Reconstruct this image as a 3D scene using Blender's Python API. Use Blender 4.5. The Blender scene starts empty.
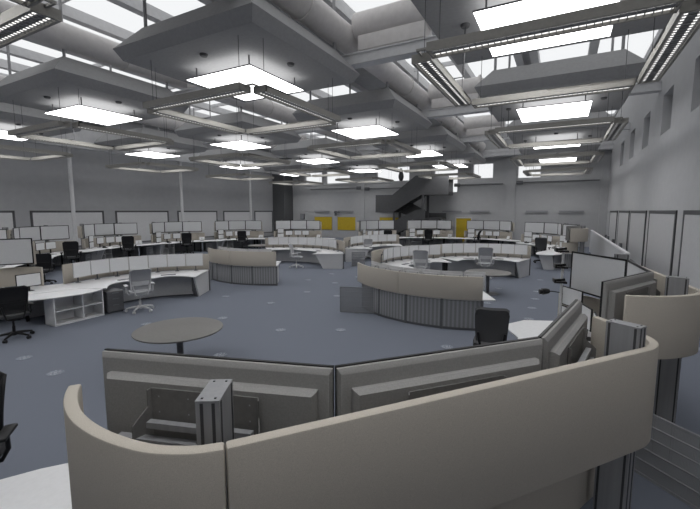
import bpy, bmesh, math, random
from mathutils import Vector, Matrix
random.seed(7)
PI = math.pi
SC = bpy.context.scene
COL = SC.collection
R = math.radians

# ------------------------------------------------------------------ materials
def new_mat(name):
    m = bpy.data.materials.new(name); m.use_nodes = True
    nt = m.node_tree; nt.nodes.clear()
    out = nt.nodes.new('ShaderNodeOutputMaterial')
    return m, nt, out

def surf(name, col, rough=0.6, var=0.12, scale=40.0, metal=0.0, spec=0.3, stretch=None, detail=3):
    """principled surface whose colour is lightly mottled by object-space noise"""
    m, nt, out = new_mat(name)
    b = nt.nodes.new('ShaderNodeBsdfPrincipled')
    tc = nt.nodes.new('ShaderNodeTexCoord')
    nz = nt.nodes.new('ShaderNodeTexNoise'); nz.inputs['Scale'].default_value = scale; nz.inputs['Detail'].default_value = detail
    if stretch:
        mp = nt.nodes.new('ShaderNodeMapping'); mp.inputs['Scale'].default_value = stretch
        nt.links.new(tc.outputs['Object'], mp.inputs['Vector']); nt.links.new(mp.outputs['Vector'], nz.inputs['Vector'])
    else:
        nt.links.new(tc.outputs['Object'], nz.inputs['Vector'])
    rp = nt.nodes.new('ShaderNodeValToRGB')
    lo = [c * (1 - var) for c in col]; hi = [min(1, c * (1 + var)) for c in col]
    rp.color_ramp.elements[0].position = 0.3; rp.color_ramp.elements[0].color = (*lo, 1)
    rp.color_ramp.elements[1].position = 0.7; rp.color_ramp.elements[1].color = (*hi, 1)
    nt.links.new(nz.outputs['Fac'], rp.inputs['Fac'])
    nt.links.new(rp.outputs['Color'], b.inputs['Base Color'])
    b.inputs['Roughness'].default_value = rough; b.inputs['Metallic'].default_value = metal
    b.inputs['Specular IOR Level'].default_value = spec
    nt.links.new(b.outputs[0], out.inputs[0])
    return m

def glow(name, col, s):
    m, nt, out = new_mat(name)
    e = nt.nodes.new('ShaderNodeEmission'); e.inputs[0].default_value = (*col, 1); e.inputs[1].default_value = s
    nt.links.new(e.outputs[0], out.inputs[0]); return m

def ribbed(name, c0, c1, freq, rough=0.55, axis='UV'):
    """vertical ribs along the sheet: uses UVs laid out in metres along the panel"""
    m, nt, out = new_mat(name)
    b = nt.nodes.new('ShaderNodeBsdfPrincipled')
    uv = nt.nodes.new('ShaderNodeUVMap')
    wv = nt.nodes.new('ShaderNodeTexWave'); wv.wave_type = 'BANDS'; wv.bands_direction = 'X'; wv.inputs['Scale'].default_value = freq
    wv.inputs['Distortion'].default_value = 0.0
    nt.links.new(uv.outputs[0], wv.inputs['Vector'])
    vo = nt.nodes.new('ShaderNodeTexVoronoi'); vo.inputs['Scale'].default_value = 70
    nt.links.new(uv.outputs[0], vo.inputs['Vector'])
    rp = nt.nodes.new('ShaderNodeValToRGB')
    rp.color_ramp.elements[0].color = (*c0, 1); rp.color_ramp.elements[1].color = (*c1, 1)
    mx = nt.nodes.new('ShaderNodeMath'); mx.operation = 'MULTIPLY_ADD'; mx.inputs[1].default_value = 0.25
    nt.links.new(vo.outputs['Distance'], mx.inputs[0]); 
    sc = nt.nodes.new('ShaderNodeMath'); sc.operation = 'MULTIPLY'; sc.inputs[1].default_value = 0.8
    nt.links.new(wv.outputs['Fac'], sc.inputs[0]); nt.links.new(sc.outputs[0], mx.inputs[2])
    nt.links.new(mx.outputs[0], rp.inputs['Fac']); nt.links.new(rp.outputs[0], b.inputs['Base Color'])
    b.inputs['Roughness'].default_value = rough
    nt.links.new(b.outputs[0], out.inputs[0]); return m

def perforated(name, col, pitch, fill):
    """sheet with real round-hole transparency in UV metres"""
    m, nt, out = new_mat(name)
    b = nt.nodes.new('ShaderNodeBsdfPrincipled'); b.inputs['Base Color'].default_value = (*col, 1); b.inputs['Roughness'].default_value = 0.5
    tr = nt.nodes.new('ShaderNodeBsdfTransparent')
    uv = nt.nodes.new('ShaderNodeUVMap')
    vo = nt.nodes.new('ShaderNodeTexVoronoi'); vo.inputs['Scale'].default_value = 1.0 / pitch; vo.inputs['Randomness'].default_value = 0.0
    nt.links.new(uv.outputs[0], vo.inputs['Vector'])
    gt = nt.nodes.new('ShaderNodeMath'); gt.operation = 'GREATER_THAN'; gt.inputs[1].default_value = fill
    nt.links.new(vo.outputs['Distance'], gt.inputs[0])
    mx = nt.nodes.new('ShaderNodeMixShader')
    nt.links.new(gt.outputs[0], mx.inputs[0]); nt.links.new(tr.outputs[0], mx.inputs[1]); nt.links.new(b.outputs[0], mx.inputs[2])
    nt.links.new(mx.outputs[0], out.inputs[0]); return m

def pane_mat(name, col, tr_amount):
    m, nt, out = new_mat(name)
    d = nt.nodes.new('ShaderNodeBsdfTranslucent'); d.inputs[0].default_value = (*col, 1)
    t = nt.nodes.new('ShaderNodeBsdfTransparent'); t.inputs[0].default_value = (0.97, 0.97, 0.97, 1)
    mx = nt.nodes.new('ShaderNodeMixShader'); mx.inputs[0].default_value = tr_amount
    nt.links.new(d.outputs[0], mx.inputs[1]); nt.links.new(t.outputs[0], mx.inputs[2]); nt.links.new(mx.outputs[0], out.inputs[0]); return m

M = {
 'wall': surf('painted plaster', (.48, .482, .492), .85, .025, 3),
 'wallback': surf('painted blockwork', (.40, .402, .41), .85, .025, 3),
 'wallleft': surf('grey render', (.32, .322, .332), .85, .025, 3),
 'ceil': surf('ceiling boarding', (.42, .42, .43), .8, .06, 4),
 'beam': surf('grey steelwork', (.62, .62, .63), .6, .05, 6),
 'carpet': surf('blue grey carpet', (.168, .184, .222), .95, .16, 220, spec=.1),
 'raft': surf('grey acoustic raft', (.34, .34, .345), .8, .05, 12),
 'duct': surf('painted duct', (.70, .675, .665), .5, .05, 6),
 'fixt': surf('beige light housing', (.31, .30, .277), .6, .05, 20),
 'louv': surf('louvre metal', (.26, .26, .265), .4, .05, 20),
 'wire': surf('dark suspension wire', (.12, .12, .125), .6, .05, 20),
 'rod': surf('grey hanger rod', (.36, .36, .37), .6, .05, 20),
 'white': surf('white laminate', (.70, .70, .71), .45, .03, 25),
 'whitem': surf('white powder coat', (.56, .56, .57), .5, .04, 25),
 'grey': surf('grey panel', (.25, .255, .27), .6, .06, 25),
 'lowback': surf('light grey monitor back', (.50, .50, .51), .6, .05, 25),
 'greyd': surf('dark grey metal', (.13, .132, .14), .5, .06, 25),
 'alu': surf('extruded aluminium', (.31, .313, .325), .45, .07, 30, metal=.3, stretch=(1, 1, .05)),
 'aludark': surf('shadow slot', (.06, .06, .065), .6, .05, 30),
 'beige': surf('beige fabric', (.475, .438, .385), .95, .10, 260, spec=.1),
 'black': surf('black plastic', (.012, .012, .013), .45, .2, 30),
 'blackm': surf('black mesh fabric', (.022, .022, .024), .8, .3, 300),
 'charcoal': surf('charcoal fabric', (.062, .063, .066), .9, .15, 200),
 'screen': surf('blank pale screen', (.60, .605, .615), .5, .05, 90),
 'screen2': surf('blank desk screen', (.68, .685, .695), .5, .05, 90),
 'tvback': surf('grey display housing', (.29, .285, .278), .65, .07, 120),
 'tvrec': surf('dark bracket steel', (.17, .166, .16), .6, .08, 40),
 'board': surf('whiteboard face', (.54, .54, .55), .5, .03, 10),
 'frame': surf('dark board frame', (.085, .087, .092), .5, .05, 20),
 'yellow': surf('yellow door paint', (.50, .36, .028), .5, .06, 6),
 'stair': surf('dark stair steel', (.085, .086, .09), .6, .06, 6),
 'table': surf('taupe table top', (.178, .172, .165), .55, .04, 15),
 'meshw': surf('pale grey mesh', (.37, .375, .39), .8, .15, 300),
 'frostw': surf('frosted niche glass', (.5, .505, .515), .4, .04, 5),
 'lamp': glow('lamp tube', (1, .99, .97), 1.3),
 'paneltop': glow('weaker upward light', (1, 1, 1), 1.8),
 'panel': glow('backlit ceiling panel', (1, 1, 1), 6.5),
 'ribs': ribbed('perforated steel infill', (.17, .173, .18), (.31, .313, .325), 3.2),
 'ribw': ribbed('white ribbed panel', (.42, .425, .44), (.60, .60, .615), 2.0),
 'perf': perforated('perforated wing sheet', (.27, .273, .285), .012, .27),
 'pane': pane_mat('clear pane', (.8, .8, .8), .85),
 'sky': pane_mat('skylight pane', (.85, .85, .85), .80),
 'ventd': surf('vent plate', (.19, .21, .255), .6, .1, 30),
 'vent': surf('pale vent plate', (.36, .385, .43), .6, .35, 30),
}

# ------------------------------------------------------------------ mesh builder
class MB:
    def __init__(s): s.v = []; s.f = []; s.uv = []; s.sm = True
    def add(s, vs, fs, uvs=None):
        o = len(s.v); s.v += [tuple(p) for p in vs]
        for i, f in enumerate(fs):
            s.f.append([o + k for k in f]); s.uv.append(uvs[i] if uvs else None)
        return s
    def box(s, x0, x1, y0, y1, z0, z1):
        if x0 > x1: x0, x1 = x1, x0
        if y0 > y1: y0, y1 = y1, y0
        vs = [(x, y, z) for z in (z0, z1) for y in (y0, y1) for x in (x0, x1)]
        return s.add(vs, [(0, 2, 3, 1), (4, 5, 7, 6), (0, 1, 5, 4), (2, 6, 7, 3), (0, 4, 6, 2), (1, 3, 7, 5)])
    def obox(s, c, sz, rz=0.0, rx=0.0, ry=0.0):
        mt = Matrix.Translation(c) @ Matrix.Rotation(rz, 4, 'Z') @ Matrix.Rotation(ry, 4, 'Y') @ Matrix.Rotation(rx, 4, 'X')
        n = len(s.v); a, b, d = sz[0]/2, sz[1]/2, sz[2]/2
        s.box(-a, a, -b, b, -d, d)
        for i in range(n, len(s.v)): s.v[i] = tuple(mt @ Vector(s.v[i]))
        return s
    def prism(s, poly, z0, z1):
        a = sum(poly[i][0]*poly[(i+1) % len(poly)][1] - poly[(i+1) % len(poly)][0]*poly[i][1] for i in range(len(poly)))
        if a < 0: poly = poly[::-1]
        n = len(poly)
        vs = [(x, y, z0) for x, y in poly] + [(x, y, z1) for x, y in poly]
        return s.add(vs, [list(range(n))[::-1], list(range(n, 2*n))] + [(i, (i+1) % n, n + (i+1) % n, n + i) for i in range(n)])
    def prism_y(s, poly, y0, y1):
        n0 = len(s.v); s.prism(poly, 0, 1)
        for i in range(n0, len(s.v)):
            x, z, t = s.v[i]; s.v[i] = (x, y1 + (y0 - y1)*t, z)
        return s
    def loops(s, loops, cap=True):
        """skin a list of equal-length vertex loops"""
        n = len(loops[0]); vs = [p for l in loops for p in l]; fs = []
        for k in range(len(loops)-1):
            for i in range(n):
                j = (i+1) % n
                fs.append((k*n+i, k*n+j, (k+1)*n+j, (k+1)*n+i))
        if cap: fs.append(list(range(n))[::-1]); fs.append([(len(loops)-1)*n + i for i in range(n)])
        return s.add(vs, fs)
    def tube(s, pts, r, n=10):
        pts = [Vector(p) for p in pts]; L = []
        rs = r if isinstance(r, (list, tuple)) else [r]*len(pts)
        up = None
        for i, p in enumerate(pts):
            d = (pts[min(i+1, len(pts)-1)] - pts[max(i-1, 0)]).normalized()
            if up is None: up = d.orthogonal().normalized()
            up = (up - d*up.dot(d)).normalized(); q = d.cross(up)
            L.append([p + (up*math.cos(2*PI*k/n) + q*math.sin(2*PI*k/n))*rs[i] for k in range(n)])
        return s.loops(L)
    def lathe(s, prof, n=24, c=(0, 0)):
        return s.loops([[(c[0] + r*math.cos(2*PI*k/n), c[1] + r*math.sin(2*PI*k/n), z) for k in range(n)] for r, z in prof])
    def strip(s, pts, t, z0, z1):
        """upright sheet of thickness t following a 2-D path; z0/z1 may be callables of the path fraction; UVs in metres"""
        P = [Vector(p) for p in pts]; n = len(P); N = []
        for i in range(n):
            d = (P[min(i+1, n-1)] - P[max(i-1, 0)]).normalized(); N.append(Vector((-d.y, d.x)))
        acc = [0.0]
        for i in range(1, n): acc.append(acc[-1] + (P[i]-P[i-1]).length)
        f0 = z0 if callable(z0) else (lambda q, L: z0)
        f1 = z1 if callable(z1) else (lambda q, L: z1)
        vs = []
        for i in range(n):
            a = P[i] + N[i]*t/2; b = P[i] - N[i]*t/2; lo = f0(acc[i], acc[-1]); hi = f1(acc[i], acc[-1])
            vs += [(a.x, a.y, lo), (a.x, a.y, hi), (b.x, b.y, hi), (b.x, b.y, lo)]
        fs = []; uv = []
        for i in range(n-1):
            o = 4*i; p = o + 4
            for q in range(4):
                r_ = (q+1) % 4
                fs.append((o+q, p+q, p+r_, o+r_))
                w = lambda k, a_: (a_, vs[k][2])
                uv.append([w(o+q, acc[i]), w(p+q, acc[i+1]), w(p+r_, acc[i+1]), w(o+r_, acc[i])])
        fs += [(0, 1, 2, 3), (4*n-1, 4*n-2, 4*n-3, 4*n-4)]; uv += [[(0, 0)]*4]*2
        return s.add(vs, fs, uv)
    def grid(s, f, nu, nv, th):
        """curved sheet: f(u,v)->point; thickened along its normal"""
        F = []; e = 1e-3
        for i in range(nu+1):
            for j in range(nv+1):
                u, v = i/nu, j/nv; p = Vector(f(u, v))
                du = Vector(f(min(u+e, 1), v)) - Vector(f(max(u-e, 0), v)); dv = Vector(f(u, min(v+e, 1))) - Vector(f(u, max(v-e, 0)))
                nrm = du.cross(dv).normalized(); F.append((p + nrm*th/2, p - nrm*th/2))
        w = nv+1; A = [a for a, b in F]; B = [b for a, b in F]; o = len(A); fs = []
        for i in range(nu):
            for j in range(nv):
                a, b, c, d = i*w+j, (i+1)*w+j, (i+1)*w+j+1, i*w+j+1
                fs += [(a, b, c, d), (o+d, o+c, o+b, o+a)]
        rim = [(i*w, (i+1)*w) for i in range(nu)] + [(nu*w+j, nu*w+j+1) for j in range(nv)] + [((i+1)*w+nv, i*w+nv) for i in range(nu)] + [(j+1, j) for j in range(nv)]
        fs += [(b, a, o+a, o+b) for a, b in rim]
        return s.add(A+B, fs)
    def xf(s, mt):
        s.v = [tuple(mt @ Vector(p)) for p in s.v]; return s
    def mesh(s, name, mat, bevel=0.0, seg=2, ang=30):
        me = bpy.data.meshes.new(name)
        me.from_pydata(s.v, [], s.f)
        if any(u for u in s.uv):
            l = me.uv_layers.new(name='UVMap')
            for p, u in zip(me.polygons, s.uv):
                if u:
                    for k, li in enumerate(p.loop_indices): l.data[li].uv = u[k]
        bm = bmesh.new(); bm.from_mesh(me)
        bmesh.ops.recalc_face_normals(bm, faces=bm.faces)
        if bevel:
            bm.normal_update()
            ed = [e for e in bm.edges if len(e.link_faces) == 2 and e.calc_face_angle(0) > R(ang)]
            bmesh.ops.bevel(bm, geom=ed, offset=bevel, segments=seg, affect='EDGES', profile=0.5, clamp_overlap=True)
        bm.to_mesh(me); bm.free()
        me.materials.append(M[mat])
        for p in me.polygons: p.use_smooth = True
        me.set_sharp_from_angle(angle=R(34))
        return me

# ------------------------------------------------------------------ things, parts, models
def link(o): COL.objects.link(o); return o
def tag(o, label, cat, group=None):
    o['label'] = label; o['category'] = cat
    if group: o['group'] = group
    return o
def struct(name, mb, mat, parent=None, **k):
    o = link(bpy.data.objects.new(name, mb.mesh(name, mat, **k)))
    if parent: o.parent = parent
    else: o['kind'] = 'structure'
    return o
# a model is a list of (part_name, mesh, [sub-parts], label or None)
def place(name, model, loc, rz, label, cat, group=None, skip=()):
    model = [p for p in model if p[0] not in skip]
    if len(model) == 1:
        o = link(bpy.data.objects.new(name, model[0][1])); root = o
        for sp in model[0][2]:
            q = link(bpy.data.objects.new(sp[0], sp[1])); q.parent = o
    else:
        root = link(bpy.data.objects.new(name, None)); root.empty_display_size = .1
        for pn, me, subs, lb in model:
            o = link(bpy.data.objects.new(pn, me)); o.parent = root
            if lb: o['label'] = lb
            for sp in subs:
                q = link(bpy.data.objects.new(sp[0], sp[1])); q.parent = o
    root.location = loc; root.rotation_euler = (0, 0, rz)
    return tag(root, label, cat, group)
def P(name, mb, mat, subs=(), label=None, **k): return (name, mb.mesh(name, mat, **k), list(subs), label)
def S(name, mb, mat, **k): return (name, mb.mesh(name, mat, **k))
ORD = ['first', 'second', 'third', 'fourth', 'fifth', 'sixth', 'seventh', 'eighth', 'ninth']

def arcpts(c, r, a0, a1, n):
    return [(c[0] + r*math.cos(R(a0 + (a1-a0)*i/n)), c[1] + r*math.sin(R(a0 + (a1-a0)*i/n))) for i in range(n+1)]

# ------------------------------------------------------------------ room dimensions
XL, XR, YB, YF, ZC = -28.1, 3.03, 35.6, -9.0, 9.6
K = 3.6; EYE = 2.8
CX = [-.13*K, -2.265*K, -4.41*K, -6.53*K]
RY = [.31*K, 2.46*K, 4.61*K, 6.78*K, 8.93*K]

def wall_holes(name, mat, axis, at, a0, a1, z0, z1, holes, depth, sgn):
    """wall face with rectangular openings and real reveals; axis 'x' = wall at x=at spanning y; sgn = outward direction"""
    us = sorted({a0, a1, *[h[0] for h in holes], *[h[1] for h in holes]}); zs = sorted({z0, z1, *[h[2] for h in holes], *[h[3] for h in holes]})
    pt = (lambda u, d, z: (at + sgn*d, u, z)) if axis == 'x' else (lambda u, d, z: (u, at + sgn*d, z))
    mb = MB()
    for i in range(len(us)-1):
        for j in range(len(zs)-1):
            uc, zc = (us[i]+us[i+1])/2, (zs[j]+zs[j+1])/2
            if any(h[0] < uc < h[1] and h[2] < zc < h[3] for h in holes): continue
            for d in (0, depth):
                mb.add([pt(us[i], d, zs[j]), pt(us[i+1], d, zs[j]), pt(us[i+1], d, zs[j+1]), pt(us[i], d, zs[j+1])], [(0, 1, 2, 3)])
    for h in holes:
        for (u0, w0, u1, w1) in ((h[0], h[2], h[1], h[2]), (h[0], h[3], h[1], h[3]), (h[0], h[2], h[0], h[3]), (h[1], h[2], h[1], h[3])):
            mb.add([pt(u0, 0, w0), pt(u1, 0, w1), pt(u1, depth, w1), pt(u0, depth, w0)], [(0, 1, 2, 3)])
    return struct(name, mb, mat)

# ------------------------------------------------------------------ shell
struct('floor', MB().box(XL-.3, XR+.4, YF-.3, YB+.4, -.2, 0), 'carpet')
rw_holes = [(y, y+1.5, 5.55, 6.97) for y in (13.0, 16.85, 20.7, 24.6, 28.5)]
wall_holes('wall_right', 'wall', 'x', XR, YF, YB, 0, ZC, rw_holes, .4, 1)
bw_holes = [(-24.9, -22.7, 5.7, 7.0), (-22.2, -19.3, 5.65, 6.95), (-16.3, -12.9, 5.65, 7.05), (-10.5, -8.35, 4.45, 7.2), (-7.06, -5.35, 5.6, 6.9), (-3.42, -1.66, 5.5, 6.62)]
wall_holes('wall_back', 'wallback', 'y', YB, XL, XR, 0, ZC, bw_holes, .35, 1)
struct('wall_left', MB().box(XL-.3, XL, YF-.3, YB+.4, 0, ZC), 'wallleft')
struct('wall_front', MB().box(XL-.3, XR+.4, YF-.3, YF, 0, ZC), 'wall')
wn = 1
for h in bw_holes:
    w = struct('window_%d' % wn, MB().box(h[0], h[1], YB+.2, YB+.22, h[2], h[3]), 'pane'); wn += 1
    fr = MB(); t = .05
    fr.box(h[0], h[1], YB+.17, YB+.25, h[2], h[2]+t).box(h[0], h[1], YB+.17, YB+.25, h[3]-t, h[3]).box(h[0], h[0]+t, YB+.17, YB+.25, h[2], h[3]).box(h[1]-t, h[1], YB+.17, YB+.25, h[2], h[3])
    struct('window_frame', fr, 'whitem', w)
for h in rw_holes:
    w = struct('window_%d' % wn, MB().box(XR+.34, XR+.37, h[0], h[1], h[2], h[3]), 'frostw'); wn += 1
# glazed bays in the roof
bays = [(-27.6, -18.4), (-17.7, -10.2), (-6.9, -2.0), (-1.4, 2.97)]
cm = MB(); xs = [XL-.3] + [v for b in bays for v in b] + [XR+.4]
for i in range(0, len(xs), 2): cm.box(xs[i], xs[i+1], YF-.3, YB+.4, ZC, ZC+.3)
struct('ceiling', cm, 'ceil')
for b in bays:
    struct('window_%d' % wn, MB().box(b[0], b[1], YF-.3, YB+.4, ZC+.22, ZC+.25), 'sky'); wn += 1
tn = 1
def trim(mb, mat, **k):
    global tn
    o = struct('trim_%d' % tn, mb, mat, **k); tn += 1; return o
for b in bays:
    n = max(1, round((b[1]-b[0])/2.3))
    for i in range(n+1):
        x = b[0] + (b[1]-b[0])*i/n
        if x > 2.6: continue
        trim(MB().box(x-.16, x+.16, YF, YB, ZC-.26, ZC+.1), 'beam')
    pm = MB(); y = YF+1
    while y < YB:
        pm.box(b[0], b[1], y-.05, y+.05, ZC+.0, ZC+.18); y += 3.87
    trim(pm, 'beam')
# steel beams across the room, one per raft row, plus the eaves beam carried by the columns
for ry in RY:
    y = ry + 2.45
    trim(MB().box(-25.6, XR, y-.16, y+.16, 7.34, 7.6).box(-25.6, XR, y-.2, y+.2, 7.3, 7.34).box(-25.6, XR, y-.2, y+.2, 7.6, 7.64), 'beam')
trim(MB().box(-26.15, -25.65, YF, YB, 6.55, 6.95).box(-26.05, -25.75, YF, YB, 6.95, 7.7), 'beam')
trim(MB().box(XL, XR, YB-.35, YB, 7.35, 7.95), 'beam')
trim(MB().box(-4.3, -3.5, YB-.1, YB, 0, 7.35), 'wallback')
trim(MB().box(2.5, XR, YB-.1, YB, 0, 7.35), 'wallback')
trim(MB().box(-18.6, -17.6, YB-.1, YB, 0, 7.35), 'wallback')
trim(MB().box(XL, -26.55, YB-1.6, YB, 0, 9.6), 'stair')
trim(MB().box(-24.9, -12.9, YB-.14, YB, 5.5, 5.62), 'wallback')
struct('baseboard_right', MB().box(XR-.02, XR, YF, YB, 0, .1), 'greyd')
struct('baseboard_left', MB().box(XL, XL+.02, YF, YB, 0, .1), 'greyd')
# the yellow door in the back wall
d = struct('door_1', MB().box(-8.35, -7.05, YB-.05, YB, .0, 2.15), 'yellow')
struct('door_handle', MB().box(-7.25, -7.19, YB-.12, YB-.05, .95, 1.15), 'alu', d)
struct('door_frame', MB().box(-8.43, -8.35, YB-.07, YB, 0, 2.2).box(-7.05, -6.97, YB-.07, YB, 0, 2.2).box(-8.43, -6.97, YB-.07, YB, 2.15, 2.23), 'whitem', d)

# ------------------------------------------------------------------ ceiling rafts, light panels, suspended frame lights
def raft_model():
    hb, hm, ht = .622*K*1.0, .667*K, .523*K
    zb, zm, zt = 0, .078*K, .248*K
    L = [[(sx*h, sy*h, z) for sx, sy in ((-1, -1), (1, -1), (1, 1), (-1, 1))] for h, z in ((hb, zb), (hm, zm), (ht, zt))]
    body = MB().loops(L)
    disc = [S('ceiling_rose', MB().lathe([(.0, -.06), (.08, -.06), (.1, -.02), (.1, 0)], 16, c), 'wire') for c in ((-.43*K, 0), (.43*K, 0), (0, -.43*K), (0, .43*K))]
    parts = [P('raft_body', body, 'raft', disc)]
    h = ht-.06; top = ZC - (EYE+1.092*K) - .05
    for sx, sy in ((-1, -1), (1, -1), (1, 1), (-1, 1)):
        parts.append(P('hanger_rod', MB().tube([(sx*h, sy*h, zt), (sx*h, sy*h, top)], .045, 8), 'rod'))
    return parts
def panel_model():
    h = .322*K; z0 = 0; t = .03
    fr = MB().box(-h, h, -h, -h+.04, 0, t).box(-h, h, h-.04, h, 0, t).box(-h, -h+.04, -h, h, 0, t).box(h-.04, h, -h, h, 0, t)
    rods = MB()
    parts = [P('panel_frame', fr, 'greyd'), P('diffuser', MB().box(-h+.015, h-.015, -h+.015, h-.015, -.012, .004), 'panel'), P('top_diffuser', MB().box(-h+.05, h-.05, -h+.05, h-.05, .012, .018), 'paneltop')]
    for sx, sy in ((-1, -1), (1, -1), (1, 1), (-1, 1)):
        parts.append(P('hanger_rod', MB().tube([(sx*(h-.2), sy*(h-.2), t), (sx*(h-.2), sy*(h-.2), .092*K)], .02, 6), 'wire'))
    return parts
def fixture_model():
    ho = .588*K; w = .105*K; parts = []; hh = .15; top = (1.092-.777)*K + .1
    for q in range(4):
        mt = Matrix.Rotation(q*PI/2, 4, 'Z')
        L = ho - w - .03
        y0, y1 = -ho, -ho+w
        hs = MB().box(-L, L, y0, y0+.045, 0, hh).box(-L, L, y1-.045, y1, 0, hh).box(-L, L, y0, y1, hh-.04, hh).box(-L, -L+.04, y0, y1, 0, hh).box(L-.04, L, y0, y1, 0, hh)
        lv = MB(); n = 34
        for i in range(n):
            x = -L+.08 + (2*L-.16)*i/(n-1); lv.box(x-.006, x+.006, y0+.045, y1-.045, .015, .085)
        yc = (y0+y1)/2
        lv.box(-L+.04, L-.04, yc-.06, yc+.06, .03, .11)
        tb = MB()
        for yy in (yc-.085, yc+.085): tb.box(-L+.06, L-.06, yy-.02, yy+.02, .03, .065)
        parts.append(P('light_bar', hs.xf(mt), 'fixt', [S('louvre', lv.xf(mt), 'louv'), S('lamp_tube', tb.xf(mt), 'lamp')]))
        parts.append(P('corner_link', MB().box(-L-.03-w*.0, -L+.0, yc-.02, yc+.02, .1, .14).box(-L-.03-w/2, -L, yc-.02, yc+.02, .1, .14).box(-L-.03-w/2-.02, -L-.03-w/2+.02, yc-.02, yc+w/2+.05, .1, .14).xf(mt), 'fixt'))
        for sx in (-1, 1):
            parts.append(P('suspension_wire', MB().tube([(sx*L*.9, yc, hh), (sx*L*.9, yc, top)], .007, 5).xf(mt), 'wire'))
    parts.append(P('feed_pole', MB().tube([(-.43*K, -.0, top-.05), (-.43*K, 0, .17), (-ho+w*.5, 0, .17)], .016, 6), 'wire'))
    return parts
RM, PM, FM = raft_model(), panel_model(), fixture_model()
colname = ['nearest the right wall', 'second from the right wall', 'third from the right wall', 'nearest the left wall']
rowname = ['foremost', 'near', 'second', 'third', 'farthest']
for i, x in enumerate(CX):
    for j, y in enumerate(RY):
        where = '%s of the row %s' % (rowname[j], colname[i])
        place('ceiling_raft', RM, (x, y, EYE+1.092*K), 0, 'grey chamfered ceiling raft, ' + where, 'ceiling raft', 'grey ceiling rafts')
        place('ceiling_light_panel', PM, (x, y, EYE+1.0*K), 0, 'square glowing light panel under raft, ' + where, 'light panel', 'square light panels')
        place('suspended_light', FM, (x, y, EYE+.777*K-.1), 0, 'square frame light on wires, ' + where, 'ceiling light', 'square frame lights')
# ducts
def duct_model(L):
    mb = MB().tube([(0, 0, 0), (0, L, 0)], .4, 20)
    rings = [S('duct_flange', MB().tube([(0, y-.03, 0), (0, y+.03, 0)], .44, 20), 'duct') for y in [2.0 + 3.87*i for i in range(int(L/3.87))]]
    return [P('duct_pipe', mb, 'duct', rings)]
DM = duct_model(YB-YF-1.0)
def branch_model():
    return [P('duct_branch', MB().tube([(0, 0, 0), (2.3, 0, 0)], .42, 20), 'duct'),
            P('end_cap', MB().tube([(2.3, 0, 0), (2.36, 0, 0)], .5, 20).tube([(2.36, 0, 0), (2.46, 0, 0)], .34, 20), 'duct'),
            P('plenum_box', MB().box(.15, 2.3, -.3, .3, -.80, -.36), 'duct', bevel=.02)]
BMd = branch_model()
for i, (x, nm) in enumerate(((-6.35, 'between the two right rows of rafts'), (-14.05, 'between the two middle rows of rafts'), (-21.7, 'between the two left rows of rafts'))):
    place('ceiling_duct', DM, (x, YF+.5, 8.25), 0, 'long round grey air duct running ' + nm, 'duct', 'long round ducts')
    for j, ry in enumerate(RY[:4]):
        place('branch_duct', BMd, (x+.41, ry+2.62, 8.5), 0, 'short capped duct, %s branch of duct %s' % (rowname[j], nm), 'duct', 'branch ducts')

# ------------------------------------------------------------------ columns
cmod = [P('shaft', MB().tube([(0, 0, .0), (0, 0, 6.55)], .105, 16), 'whitem'), P('base_plate', MB().box(-.2, .2, -.2, .2, 0, .03), 'whitem'), P('head_plate', MB().box(-.2, .2, -.2, .2, 6.5, 6.55), 'whitem')]
for y, nm in ((12.8, 'leftmost of the three before the left wall'), (20.5, 'middle of the three before the left wall'), (28.1, 'rightmost of the three before the left wall')):
    place('column', cmod, (-25.9, y, 0), 0, 'slender pale round column, ' + nm, 'column', 'columns before the left wall')

# ------------------------------------------------------------------ wall boards, bars, conduits
def board_model(w, z0, z1, t=.12, face=True):
    fr = MB().box(-w/2, w/2, -.04, 0, z1-t, z1).box(-w/2, w/2, -.04, 0, z0, z0+t*.6).box(-w/2, -w/2+t, -.04, 0, z0, z1).box(w/2-t, w/2, -.04, 0, z0, z1)
    return [P('board_frame', fr, 'frame'), P('board_face', MB().box(-w/2+t*.5, w/2-t*.5, -.03, 0, z0+.03, z1-.03), 'board')]
bm_r = board_model(4.1, .45, 2.82)
for i, nm in enumerate(('farthest', 'second from the far end', 'middle', 'second nearest', 'nearest')):
    place('wall_board', bm_r, (XR, (31.15, 26.25, 21.7, 16.95, 12.05)[i], 0), -PI/2, 'tall dark-framed board on the right wall, %s of five' % nm, 'board', 'boards on the right wall')
for i, (y0, y1) in enumerate([(6.6, 10.75), (11.5, 15.8), (16.6, 20.9), (21.75, 26.0), (26.75, 30.55), (31.0, 33.9)]):
    nm = 'leftmost of six' if i == 0 else 'rightmost of six, by the dark corner pier' if i == 5 else '%s from the left of six' % ORD[i]
    place('wall_board', board_model(y1-y0, .45, 2.82), (XL, (y0+y1)/2, 0), PI/2, 'wide pale dark-framed board on the left wall, ' + nm, 'board', 'boards on the left wall')
for x0, x1, nm in ((-23.65, -21.45, 'leftmost of three'), (-20.75, -18.45, 'middle of three'), (-15.9, -13.9, 'rightmost of three, left of the stair')):
    w = x1-x0
    place('yellow_board', [P('board_face', MB().box(-w/2, w/2, -.04, 0, .82, 2.17), 'yellow'), P('board_edge', MB().box(-w/2-.03, w/2+.03, -.03, 0, .79, 2.2), 'grey')], ((x0+x1)/2, YB, 0), 0, 'wide mustard yellow board on the back wall, ' + nm, 'board', 'yellow boards on the back wall')
bars = [(-23.6, -21.7, 'above the leftmost yellow board'), (-20.6, -18.8, 'above the middle yellow board'), (-15.9, -14.1, 'above the rightmost yellow board'), (-9.6, -7.87, 'above the narrow yellow door'), (-7.17, -5.48, 'right of the narrow yellow door'), (-2.63, -1.0, 'left of the pair near right corner'), (-.21, 1.51, 'right of the pair near right corner')]
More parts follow.
